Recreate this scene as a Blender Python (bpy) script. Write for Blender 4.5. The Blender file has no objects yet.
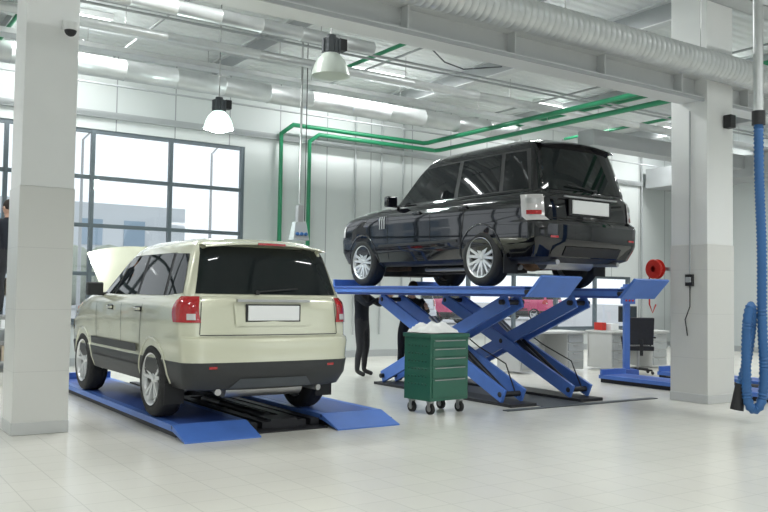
import bpy, math, random
import numpy as np
from mathutils import Vector, Matrix
from math import *
random.seed(3)
D=bpy.data
SC=bpy.context.scene
# ------------------------------------------------------------------ materials
MATS={}
def mat(name,col,rough=.5,metal=0.,noise=0.,nscale=8.,bump=0.,coat=0.,emit=None,estr=0.,spec=.5,trans=0.):
    if name in MATS: return MATS[name]
    m=D.materials.new(name);m.use_nodes=True;nt=m.node_tree;b=nt.nodes['Principled BSDF']
    b.inputs['Base Color'].default_value=(*col,1);b.inputs['Roughness'].default_value=rough
    b.inputs['Metallic'].default_value=metal;b.inputs['Coat Weight'].default_value=coat
    b.inputs['Coat Roughness'].default_value=.02
    b.inputs['Specular IOR Level'].default_value=spec
    if emit: b.inputs['Emission Color'].default_value=(*emit,1);b.inputs['Emission Strength'].default_value=estr
    if noise>0 or bump>0:
        tc=nt.nodes.new('ShaderNodeTexCoord');n=nt.nodes.new('ShaderNodeTexNoise');n.inputs['Scale'].default_value=nscale;n.inputs['Detail'].default_value=4
        nt.links.new(tc.outputs['Object'],n.inputs['Vector'])
        if noise>0:
            r=nt.nodes.new('ShaderNodeMapRange');r.inputs['To Min'].default_value=1-noise;r.inputs['To Max'].default_value=1+noise
            nt.links.new(n.outputs['Fac'],r.inputs['Value'])
            mx=nt.nodes.new('ShaderNodeMix');mx.data_type='RGBA';mx.blend_type='MULTIPLY';mx.inputs[0].default_value=1
            mx.inputs[6].default_value=(*col,1);nt.links.new(r.outputs[0],mx.inputs[7]);nt.links.new(mx.outputs[2],b.inputs['Base Color'])
        if bump>0:
            bp=nt.nodes.new('ShaderNodeBump');bp.inputs['Strength'].default_value=bump;bp.inputs['Distance'].default_value=.01
            nt.links.new(n.outputs['Fac'],bp.inputs['Height']);nt.links.new(bp.outputs[0],b.inputs['Normal'])
    MATS[name]=m;return m
mat('paint_green',(.68,.68,.53),.26,.25,noise=.02,nscale=300,coat=1.)
mat('paint_black',(.003,.003,.006),.06,0,noise=.02,nscale=300,coat=1.,spec=.3)
mat('paint_red',(.55,.05,.15),.3,.1,noise=.02,coat=1.)
mat('paint_silver',(.5,.52,.55),.3,.6,noise=.02,coat=1.)
mat('plastic_black',(.018,.018,.02),.55,noise=.1,nscale=60)
mat('bumper_grey',(.032,.034,.036),.5,noise=.1,nscale=60)
mat('rubber',(.02,.02,.021),.75,noise=.15,nscale=40)
mat('under',(.03,.028,.026),.8,noise=.3,nscale=10)
mat('glass_dark',(.010,.014,.015),.03,0,noise=.02,spec=.35)
mat('glass_tint',(.012,.014,.016),.03,0,noise=.02,spec=.3)
mat('chrome',(.7,.7,.7),.15,1.,noise=.03)
mat('alloy',(.72,.73,.74),.28,.6,noise=.03)
mat('disc',(.2,.2,.2),.4,.9,noise=.1)
mat('lamp_red',(.42,.008,.012),.15,0,noise=.05,coat=1.)
mat('lamp_clear',(.62,.6,.6),.12,.1,noise=.05,coat=1.)
mat('plate_white',(.85,.86,.86),.4,noise=.02)
mat('lift_blue',(.08,.19,.58),.40,0.,noise=.12,nscale=5)
mat('lift_blue_dark',(.045,.10,.38),.42,0.,noise=.15,nscale=5)
mat('lift_black',(.02,.02,.024),.5,.2,noise=.3,nscale=9)
mat('steel',(.45,.45,.45),.35,.8,noise=.1)
mat('galv',(.58,.60,.60),.40,.5,noise=.12,nscale=6)
mat('white_paint',(.82,.83,.82),.5,noise=.03,nscale=3)
mat('beam_paint',(.66,.68,.68),.5,noise=.04,nscale=3)
mat('grey_paint',(.40,.42,.43),.5,noise=.05,nscale=3)
mat('dark_grey',(.08,.09,.10),.5,noise=.1)
mat('frame',(.12,.15,.17),.45,noise=.05)
mat('pipe_green',(.015,.22,.10),.4,noise=.08)
mat('cart_green',(.025,.13,.085),.38,noise=.06,coat=.3)
mat('cart_green_dark',(.01,.06,.04),.4,noise=.06)
mat('cloth_white',(.85,.85,.84),.9,noise=.08)
mat('cloth_navy',(.012,.014,.022),.9,noise=.2,nscale=20)
mat('cloth_grey',(.03,.03,.035),.9,noise=.2,nscale=20)
mat('skin',(.55,.33,.24),.55,noise=.04)
mat('hair',(.03,.02,.015),.8,noise=.2)
mat('eye',(.02,.02,.02),.2,noise=.02)
mat('hose_blue',(.035,.13,.33),.5,noise=.1)
mat('red_plastic',(.6,.03,.02),.35,noise=.04)
mat('lamp_on',(1,1,1),.5,emit=(.8,1,.93),estr=30)
mat('shade_lit',(.7,.8,.75),.4,emit=(.75,1,.9),estr=1.5)
mat('fill_glow',(1,1,1),.5,emit=(.95,1,1),estr=3)  # glowing face of the added ceiling fill lights
mat('lampshade',(.68,.74,.68),.35,.1,noise=.03)
mat('desk_grey',(.6,.61,.60),.45,noise=.03)
mat('desk_wood',(.5,.42,.32),.4,noise=.1)
mat('screen',(.02,.03,.04),.1,noise=.02)
mat('suspension',(.20,.12,.07),.6,.3,noise=.3)
mat('asphalt',(.45,.46,.47),.9,noise=.1,nscale=2)
mat('facade',(.62,.66,.69),.8,noise=.05,nscale=.5)
mat('facade_blue',(.30,.40,.5),.5,noise=.05,nscale=.5)
mat('foliage',(.30,.34,.28),.9,noise=.3,nscale=2)

def wall_mat():
    m=D.materials.new('wall_panel');m.use_nodes=True;nt=m.node_tree;b=nt.nodes['Principled BSDF']
    tc=nt.nodes.new('ShaderNodeTexCoord');br=nt.nodes.new('ShaderNodeTexBrick');mp=nt.nodes.new('ShaderNodeMapping')
    mp.inputs['Rotation'].default_value=(pi/2,0,0)
    nt.links.new(tc.outputs['Object'],mp.inputs[0]);nt.links.new(mp.outputs[0],br.inputs[0])
    br.offset=0;br.inputs['Scale'].default_value=1;br.inputs['Brick Width'].default_value=1.15;br.inputs['Row Height'].default_value=8
    br.inputs['Mortar Size'].default_value=.012;br.inputs['Color1'].default_value=(.61,.64,.63,1);br.inputs['Color2'].default_value=(.57,.605,.60,1);br.inputs['Mortar'].default_value=(.29,.31,.32,1)
    nt.links.new(br.outputs[0],b.inputs['Base Color']);b.inputs['Roughness'].default_value=.45
    MATS['wall_panel']=m
wall_mat()
def floor_mat():
    m=D.materials.new('floor_tiles');m.use_nodes=True;nt=m.node_tree;b=nt.nodes['Principled BSDF']
    tc=nt.nodes.new('ShaderNodeTexCoord');br=nt.nodes.new('ShaderNodeTexBrick')
    nt.links.new(tc.outputs['Object'],br.inputs[0])
    br.offset=0;br.inputs['Scale'].default_value=1;br.inputs['Brick Width'].default_value=.3;br.inputs['Row Height'].default_value=.3
    br.inputs['Mortar Size'].default_value=.004;br.inputs['Color1'].default_value=(.74,.725,.665,1);br.inputs['Color2'].default_value=(.72,.705,.65,1);br.inputs['Mortar'].default_value=(.61,.60,.55,1)
    n=nt.nodes.new('ShaderNodeTexNoise');n.inputs['Scale'].default_value=.7;n.inputs['Detail'].default_value=3;nt.links.new(tc.outputs['Object'],n.inputs[0])
    r=nt.nodes.new('ShaderNodeMapRange');r.inputs['To Min'].default_value=.96;r.inputs['To Max'].default_value=1.04;nt.links.new(n.outputs['Fac'],r.inputs['Value'])
    mx=nt.nodes.new('ShaderNodeMix');mx.data_type='RGBA';mx.blend_type='MULTIPLY';mx.inputs[0].default_value=1
    nt.links.new(br.outputs[0],mx.inputs[6]);nt.links.new(r.outputs[0],mx.inputs[7]);nt.links.new(mx.outputs[2],b.inputs['Base Color'])
    r2=nt.nodes.new('ShaderNodeMapRange');r2.inputs['To Min'].default_value=.18;r2.inputs['To Max'].default_value=.27;nt.links.new(n.outputs['Fac'],r2.inputs['Value']);nt.links.new(r2.outputs[0],b.inputs['Roughness'])
    MATS['floor_tiles']=m
floor_mat()
def ceil_mat():
    m=D.materials.new('ceiling_deck');m.use_nodes=True;nt=m.node_tree;b=nt.nodes['Principled BSDF']
    tc=nt.nodes.new('ShaderNodeTexCoord');w=nt.nodes.new('ShaderNodeTexWave');w.bands_direction='Y';w.inputs['Scale'].default_value=1.6
    nt.links.new(tc.outputs['Object'],w.inputs[0]);bp=nt.nodes.new('ShaderNodeBump');bp.inputs['Strength'].default_value=.6;bp.inputs['Distance'].default_value=.05
    nt.links.new(w.outputs['Fac'],bp.inputs['Height']);nt.links.new(bp.outputs[0],b.inputs['Normal'])
    b.inputs['Base Color'].default_value=(.74,.77,.76,1);b.inputs['Roughness'].default_value=.6;MATS['ceiling_deck']=m
ceil_mat()
def col_mat():
    m=D.materials.new('column_tiles');m.use_nodes=True;nt=m.node_tree;b=nt.nodes['Principled BSDF']
    tc=nt.nodes.new('ShaderNodeTexCoord');sx=nt.nodes.new('ShaderNodeSeparateXYZ');nt.links.new(tc.outputs['Object'],sx.inputs[0])
    md=nt.nodes.new('ShaderNodeMath');md.operation='MODULO';md.inputs[1].default_value=.6;nt.links.new(sx.outputs[2],md.inputs[0])
    lt=nt.nodes.new('ShaderNodeMath');lt.operation='LESS_THAN';lt.inputs[1].default_value=.005;nt.links.new(md.outputs[0],lt.inputs[0])
    mx=nt.nodes.new('ShaderNodeMix');mx.data_type='RGBA';mx.inputs[6].default_value=(.70,.70,.67,1);mx.inputs[7].default_value=(.60,.60,.58,1)
    nt.links.new(lt.outputs[0],mx.inputs[0]);nt.links.new(mx.outputs[2],b.inputs['Base Color']);b.inputs['Roughness'].default_value=.3;MATS['column_tiles']=m
col_mat()
def pane_mat():
    m=D.materials.new('window_glass');m.use_nodes=True;nt=m.node_tree;nt.nodes.clear()
    o=nt.nodes.new('ShaderNodeOutputMaterial');t=nt.nodes.new('ShaderNodeBsdfTransparent');g=nt.nodes.new('ShaderNodeBsdfGlossy');g.inputs['Roughness'].default_value=.02
    mx=nt.nodes.new('ShaderNodeMixShader');mx.inputs[0].default_value=.05
    nt.links.new(t.outputs[0],mx.inputs[1]);nt.links.new(g.outputs[0],mx.inputs[2]);nt.links.new(mx.outputs[0],o.inputs[0]);MATS['window_glass']=m
pane_mat()

# ------------------------------------------------------------------ mesh builder
def basis(axis):
    a=Vector(axis).normalized();h=Vector((0,0,1)) if abs(a.z)<.9 else Vector((1,0,0))
    u=a.cross(h).normalized();w=a.cross(u).normalized();return a,u,w
class MB:
    def __init__(s): s.v=[];s.f=[];s.m=[]
    def add(s,V,F,m):
        o=len(s.v);s.v+=[tuple(p) for p in V];s.f+=[tuple(i+o for i in f) for f in F];s.m+=[m]*len(F)
    def hexa(s,P,m): s.add(P,[(0,3,2,1),(4,5,6,7),(0,1,5,4),(1,2,6,5),(2,3,7,6),(3,0,4,7)],m)
    def box(s,c,d,m,R=None):
        hx,hy,hz=d[0]/2,d[1]/2,d[2]/2
        P=[Vector(p) for p in((-hx,-hy,-hz),(hx,-hy,-hz),(hx,hy,-hz),(-hx,hy,-hz),(-hx,-hy,hz),(hx,-hy,hz),(hx,hy,hz),(-hx,hy,hz))]
        if R: P=[R@p for p in P]
        s.hexa([p+Vector(c) for p in P],m)
    def b2(s,a,b,m): s.box([(a[i]+b[i])/2 for i in range(3)],[abs(b[i]-a[i]) for i in range(3)],m)
    def cyl(s,p0,p1,r,m,r1=None,n=16,caps=True):
        r1=r if r1 is None else r1;p0=Vector(p0);p1=Vector(p1);a,u,w=basis(p1-p0);V=[];F=[]
        for p,q in((p0,r),(p1,r1)):
            for i in range(n):
                t=2*pi*i/n;V.append(p+u*cos(t)*q+w*sin(t)*q)
        F=[(i,i+n,(i+1)%n+n,(i+1)%n) for i in range(n)]
        if caps: F+=[tuple(range(n)),tuple(range(2*n-1,n-1,-1))]
        s.add(V,F,m)
    def lathe(s,prof,o,axis,m,n=32,closed=False):
        a,u,w=basis(axis);o=Vector(o);V=[];F=[];k=len(prof)
        for r,h in prof:
            for i in range(n):
                t=2*pi*i/n;V.append(o+a*h+(u*cos(t)+w*sin(t))*r)
        for j in range(k if closed else k-1):
            j2=(j+1)%k
            for i in range(n): F.append((j*n+i,j2*n+i,j2*n+(i+1)%n,j*n+(i+1)%n))
        s.add(V,F,m)
    def tube(s,path,r,m,n=10,caps=True):
        P=[Vector(p) for p in path];k=len(P);rr=r if isinstance(r,(list,tuple)) else [r]*k;V=[];F=[]
        t=(P[1]-P[0]).normalized();a,u,w=basis(t)
        for j in range(k):
            if j==0:t=P[1]-P[0]
            elif j==k-1:t=P[-1]-P[-2]
            else:t=(P[j+1]-P[j]).normalized()+(P[j]-P[j-1]).normalized()
            t.normalize();u=(u-t*u.dot(t)).normalized();w=t.cross(u)
            for i in range(n):
                q=2*pi*i/n;V.append(P[j]+(u*cos(q)+w*sin(q))*rr[j])
        for j in range(k-1):
            for i in range(n):F.append((j*n+i,j*n+(i+1)%n,(j+1)*n+(i+1)%n,(j+1)*n+i))
        if caps:F+=[tuple(range(n-1,-1,-1)),tuple(range((k-1)*n,k*n))]
        s.add(V,F,m)
    def grid(s,G,m,flip=False):
        nr=len(G);nc=len(G[0]);V=[p for row in G for p in row];F=[]
        for i in range(nr-1):
            for j in range(nc-1):
                q=(i*nc+j,i*nc+j+1,(i+1)*nc+j+1,(i+1)*nc+j);F.append(q[::-1] if flip else q)
        s.add(V,F,m)
    def sphere(s,c,rad,m,n=20,k=12,R=None):
        rx,ry,rz=rad if isinstance(rad,(tuple,list)) else (rad,)*3;G=[]
        for i in range(k+1):
            ph=-pi/2+pi*i/k;row=[]
            for j in range(n+1):
                t=2*pi*j/n;p=Vector((rx*cos(ph)*cos(t),ry*cos(ph)*sin(t),rz*sin(ph)))
                if R:p=R@p
                row.append(p+Vector(c))
            G.append(row)
        s.grid(G,m)
    def obj(s,name,parent=None,smooth=35,bevel=0,loc=None,rotz=0,weld=False):
        me=D.meshes.new(name);me.from_pydata(s.v,[],s.f);ms=[]
        for x in s.m:
            if x not in ms:ms.append(x)
        for x in ms:me.materials.append(MATS[x])
        me.polygons.foreach_set('material_index',[ms.index(x) for x in s.m])
        me.update()
        if smooth:
            me.polygons.foreach_set('use_smooth',[True]*len(me.polygons));me.set_sharp_from_angle(angle=radians(smooth))
        o=D.objects.new(name,me);SC.collection.objects.link(o)
        if bevel:
            b=o.modifiers.new('bev','BEVEL');b.width=bevel;b.segments=2;b.limit_method='ANGLE';b.angle_limit=radians(50)
        if loc:o.location=loc
        o.rotation_euler[2]=rotz
        if parent:o.parent=parent
        return o
def empty(name,loc=(0,0,0),rz=0):
    o=D.objects.new(name,None);o.location=loc;o.rotation_euler[2]=rz;o.empty_display_size=.2;SC.collection.objects.link(o);return o

# ------------------------------------------------------------------ wheels
def wheel(name,parent,c,side,r=.37,w=.235,spokes=5,twin=True):
    b=MB();ax=(side,0,0);h=w/2;rr=r*.69
    b.lathe([(rr,-h+.01),(rr+.02,-h),(r-.05,-h),(r-.02,-h+.015),(r-.004,-h+.04),(r,-.03),(r,.03),(r-.004,h-.04),(r-.02,h-.015),(r-.05,h),(rr+.02,h),(rr,h-.01)],(0,0,0),ax,'rubber',48)
    for k in(-.06,-.02,.02,.06): b.lathe([(r+.001,k-.004),(r-.006,k),(r+.001,k+.004)],(0,0,0),ax,'under',40)
    b.lathe([(rr,-h+.01),(rr-.01,-h+.03),(rr-.02,-.02),(rr-.03,h-.05),(rr-.018,h-.02),(rr-.004,h-.002),(rr+.004,h)],(0,0,0),ax,'alloy',48)
    b.lathe([(.001,h-.09),(.17,h-.09),(.17,h-.10)],(0,0,0),ax,'disc',32)
    b.lathe([(.001,h-.16),(rr-.02,h-.16)],(0,0,0),ax,'under',32)
    b.lathe([(.001,h-.018),(.028,h-.02),(.034,h-.03),(.06,h-.035),(.068,h-.05),(.068,h-.09)],(0,0,0),ax,'alloy',24)
    for i in range(spokes):
        a0=2*pi*i/spokes+.3
        for da in((-.16,.16) if twin else (0,)):
            a1=a0+da*1.25;a2=a0+da*.7
            def P(rad,ang,hh): return Vector((side*hh,rad*cos(ang),rad*sin(ang)))
            wi=.024 if twin else .04;wo=.022 if twin else .05
            pr=[]
            for rad,ang,ww,hf,hb in((.05,a2,wi,h-.03,h-.07),(rr-.022,a1,wo,h-.014,h-.06)):
                c0=P(rad,ang,0);tn=Vector((0,-sin(ang),cos(ang)))
                pr.append([c0+tn*ww+Vector((side*hb,0,0)),c0-tn*ww+Vector((side*hb,0,0)),c0-tn*ww*.75+Vector((side*hf,0,0)),c0+tn*ww*.75+Vector((side*hf,0,0))])
            b.hexa(pr[0]+pr[1],'alloy')
    return b.obj(name,parent,40,loc=c)

# ------------------------------------------------------------------ car
class Car:
    def __init__(s,name,loc,P,rz=0):
        s.P=P;s.e=empty(name,loc,rz);s.n=0
    def half(s,rg,z):
        A=s.P[rg];zs=[a[0] for a in A]
        W,R,F=[float(np.interp(z,zs,[a[i] for a in A])) for i in(1,2,3)]
        if len(A[0])>4: rc=float(np.interp(z,zs,[a[4] for a in A]))
        else: rc=s.P.get('rc',.2)
        rc=min(rc,W*.8);fc=min(.38 if rg=='low' else .20,W*.8);pts=[]
        bow,fb=s.P['bow'],(.16 if rg=='low' else .10);mid=(R+F)/2;H=(F-R)/2
        for i in range(7): pts.append([(W-rc)*i/7,R])
        for i in range(8):
            t=-pi/2+pi/2*i/7;pts.append([W-rc+rc*cos(t),R+rc*.7+rc*.7*sin(t)])
        y0=R+rc*.7;y1=F-fc*.6
        for i in range(1,40): pts.append([W,y0+(y1-y0)*i/40])
        for i in range(8):
            t=pi/2*i/7;pts.append([W-fc+fc*cos(t),F-fc*.6+fc*.6*sin(t)])
        for i in range(6,-1,-1): pts.append([(W-fc)*i/7,F])
        out=[]
        for x,y in pts:
            u=(y-mid)/H
            k=.04 if rg=='low' else .055
            x2=x*(1-k*abs(u)**3)
            wr=max(0,1-(y-R)/.7);wf=max(0,1-(F-y)/.9)
            y2=y+bow*(x/W)**2*wr-fb*(x/W)**2*wf
            out.append((x2,y2))
        return out
    def zdrop(s,y,z):
        y0,y1,d=s.P['hood'];zt=s.P['low'][-1][0]
        if y<y0:return z
        t=min(1,(y-y0)/(y1-y0));g=max(0,min(1,(z-.62)/(zt-.62)))
        return z-d*(t**1.5)*g
    def body(s,rg,name,matf,cut=None):
        A=s.P[rg];zs=[]
        for a,b in zip(A[:-1],A[1:]):
            n=max(1,int(round((b[0]-a[0])/.09)));zs+=[a[0]+(b[0]-a[0])*i/n for i in range(n)]
        zs.append(A[-1][0]);V=[];F=[];N=None
        for z in zs:
            h=s.half(rg,z);full=h+[(-x,y) for x,y in h[-2:0:-1]];N=len(full);nh=len(h)
            for x,y in full:
                zz=s.zdrop(y,z) if rg=='low' else z+ s.P['crown']*(1-(x/.95)**2)*(0 if z<A[-2][0] else 1)
                V.append((x,y,zz))
        for j in range(len(zs)-1):
            for i in range(N): F.append((j*N+i,j*N+(i+1)%N,(j+1)*N+(i+1)%N,(j+1)*N+i))
        def cap(o):
            for i in range(0,nh-1):
                a=o+i;b=o+i+1;c=o+(N-i-1)%N if i+1<nh-1 else o+i+1;d=o+(N-i)%N
                q2=[]
                for x in (a,b,c,d):
                    if x not in q2:q2.append(x)
                if len(q2)>2:F.append(tuple(q2))
        cap(0);cap((len(zs)-1)*N)
        import bmesh
        me=D.meshes.new(name);me.from_pydata(V,[],F)
        bm=bmesh.new();bm.from_mesh(me);bmesh.ops.recalc_face_normals(bm,faces=bm.faces);bm.to_mesh(me);bm.free()
        o=D.objects.new(name,me);SC.collection.objects.link(o)
        if cut:
            cs=[]
            for (y,z,r,xi) in cut:
                for sd in(-1,1):
                    c=MB();c.cyl((sd*xi,y,z),(sd*1.3,y,z),r,'under',n=48);co=c.obj('cut');cs.append(co)
                    md=o.modifiers.new('b','BOOLEAN');md.operation='DIFFERENCE';md.solver='EXACT';md.object=co
            bpy.context.view_layer.update();dg=bpy.context.evaluated_depsgraph_get()
            nm=D.meshes.new_from_object(o.evaluated_get(dg));o.modifiers.clear();o.data=nm;me=nm
            for c in cs:D.objects.remove(c)
        me.materials.clear();names=[]
        idx=[]
        for p in me.polygons:
            c=p.center;m=matf(c,p.normal)
            if cut:
                for (y,z,r,xi) in cut:
                    dd=hypot(c.y-y,c.z-z)
                    if (dd<r+.004 and abs(c.x)<xi+.02 and abs(c.x)>xi-.02) or (abs(dd-r)<.012 and abs(c.x)>xi-.01 and abs(p.normal.x)<.3 and (p.normal.y*(c.y-y)+p.normal.z*(c.z-z))<0): m='under'
            if m not in names:names.append(m)
            idx.append(names.index(m))
        for n in names:me.materials.append(MATS[n])
        me.polygons.foreach_set('material_index',idx)
        me.polygons.foreach_set('use_smooth',[True]*len(me.polygons));me.set_sharp_from_angle(angle=radians(32))
        o.parent=s.e;return o
    def sidex(s,rg,y,z):
        h=s.half(rg,z);best=0
        for (x0,y0),(x1,y1) in zip(h[:-1],h[1:]):
            if x0>.35 and min(y0,y1)-1e-6<=y<=max(y0,y1)+1e-6:
                t=(y-y0)/(y1-y0) if abs(y1-y0)>1e-6 else 0;best=max(best,x0+(x1-x0)*t)
        return best
    def reary(s,rg,x,z,front=False):
        h=s.half(rg,z);h=h if not front else h[::-1];x=abs(x)
        for (x0,y0),(x1,y1) in zip(h[:-1],h[1:]):
            if x0<=x<=x1+1e-9: return y0+(y1-y0)*((x-x0)/(x1-x0) if x1>x0 else 0)
        return h[0][1]
    def side(s,rg,Q,m,off=.006,n=(10,6),sides=(-1,1),name='panel'):
        for sd in sides:
            b=MB();G=[]
            for j in range(n[1]+1):
                row=[];v=j/n[1]
                for i in range(n[0]+1):
                    u=i/n[0];y=(1-v)*((1-u)*Q[0][0]+u*Q[1][0])+v*((1-u)*Q[3][0]+u*Q[2][0]);z=(1-v)*((1-u)*Q[0][1]+u*Q[1][1])+v*((1-u)*Q[3][1]+u*Q[2][1])
                    x=s.sidex(rg,y,z)+off;zz=s.zdrop(y,z) if rg=='low' else z
                    row.append((sd*x,y,zz))
                G.append(row)
            b.grid(G,m,flip=(sd<0));b.obj(name,s.e,60)
    def rear(s,rg,Q,m,off=.006,n=(14,6),front=False,name='panel'):
        b=MB();G=[]
        for j in range(n[1]+1):
            row=[];v=j/n[1]
            for i in range(n[0]+1):
                u=i/n[0];x=(1-v)*((1-u)*Q[0][0]+u*Q[1][0])+v*((1-u)*Q[3][0]+u*Q[2][0]);z=(1-v)*((1-u)*Q[0][1]+u*Q[1][1])+v*((1-u)*Q[3][1]+u*Q[2][1])
                y=s.reary(rg,x,z,front);zz=s.zdrop(y,z) if rg=='low' else z
                row.append((x,y+(off if front else -off),zz))
            G.append(row)
        b.grid(G,m,flip=front);b.obj(name,s.e,60)
    def wrap(s,rg,s0,s1,z0,z1,m,off=.008,n=(12,6),name='lamp',front=False,shape=None):
        for sd in(-1,1):
            b=MB();G=[]
            for j in range(n[1]+1):
                v=j/n[1];z=z0+(z1-z0)*v;h=s.half(rg,z)
                if front:h=h[::-1]
                P=[Vector((x,y)) for x,y in h];cum=[0]
                for a,c in zip(P[:-1],P[1:]):cum.append(cum[-1]+(c-a).length)
                row=[];a0,a1=(s0,s1) if not shape else shape(v,s0,s1)
                for i in range(n[0]+1):
                    q=a0+(a1-a0)*i/n[0]
                    k=max(0,min(len(P)-2,int(np.searchsorted(cum,q))-1));t=(q-cum[k])/max(1e-6,cum[k+1]-cum[k]);p=P[k].lerp(P[k+1],t)
                    d=(P[k+1]-P[k]).normalized();nn=Vector((d.y,-d.x))
                    if front:nn=-nn
                    p=p+nn*off;zz=s.zdrop(p.y,z) if rg=='low' else z
                    row.append((sd*p.x,p.y,zz))
                G.append(row)
            b.grid(G,m,flip=(sd<0)!=front);b.obj(name,s.e,60)
    def stretch(s,z0,k):
        for o in s.e.children:
            if o.type!='MESH' or o.name.startswith(('wheel','underbody','mud')):continue
            for v in o.data.vertices:
                if v.co.z>z0:v.co.z=z0+(v.co.z-z0)*k
            o.data.update()

def common(c,paint,wb,r,wx,sp=5,twin=True,arch=.42):
    for y in(0,wb):
        for sd in(-1,1):
            wheel('wheel',c.e,(sd*wx,y,r),sd,r,.245,sp,twin)
            b=MB();path=[]
            for i in range(29):
                a=radians(-8+196*i/28);yy=y+cos(a)*(arch);zz=.37+sin(a)*(arch);zc=max(.3,zz)
                path.append((sd*(c.sidex('low',yy,zc)-.002),yy,zz))
            b.tube(path,.013,paint,8);b.obj('arch_trim',c.e,60)
    b=MB()
    for y in(0,wb):
        b.cyl((-.7,y,r-.02),(.7,y,r-.02),.05,'suspension');b.sphere((0,y,r-.02),(.16,.17,.14),'suspension')
        for sd in(-1,1):
            b.cyl((sd*.62,y+.05,r-.05),(sd*.52,y,r+.3),.06,'suspension');b.box((sd*.4,y+(.25 if y==0 else -.25),r-.1),(.07,.6,.06),'suspension')
    b.box((0,wb*.5,.27),(.5,wb*.75,.12),'under');b.cyl((-.3,-.1,.27),(-.3,wb*.7,.27),.035,'steel');b.box((0,wb-.1,.24),(.7,.7,.14),'under')
    b.cyl((-.42,-.62,.33),(.42,-.62,.33),.10,'steel',n=20)
    for sd in(-1,1): b.cyl((sd*.5,-.6,.32),(sd*.55,c.P['low'][3][2]+.12,.31),.032,'steel')
    b.obj('underbody',c.e)

def details(c,paint,wb,belt,mirror_m):
    P=c.P
    for sd in(-1,1):
        b=MB();b.box((sd*1.02,P['mir'],belt+.06),(.19,.10,.15),mirror_m);b.box((sd*.92,P['mir']+.01,belt+.0),(.14,.05,.04),'plastic_black');b.obj('door_mirror',c.e,50,bevel=.035)
        b=MB()
        for y in P['handles']:
            x=c.sidex('low',y,belt-.14);b.box((sd*(x+.02),y,belt-.14),(.02,.19,.026),paint);b.box((sd*(x+.005),y,belt-.14),(.02,.17,.05),'plastic_black')
        b.obj('door_handles',c.e,40,bevel=.006)

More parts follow.
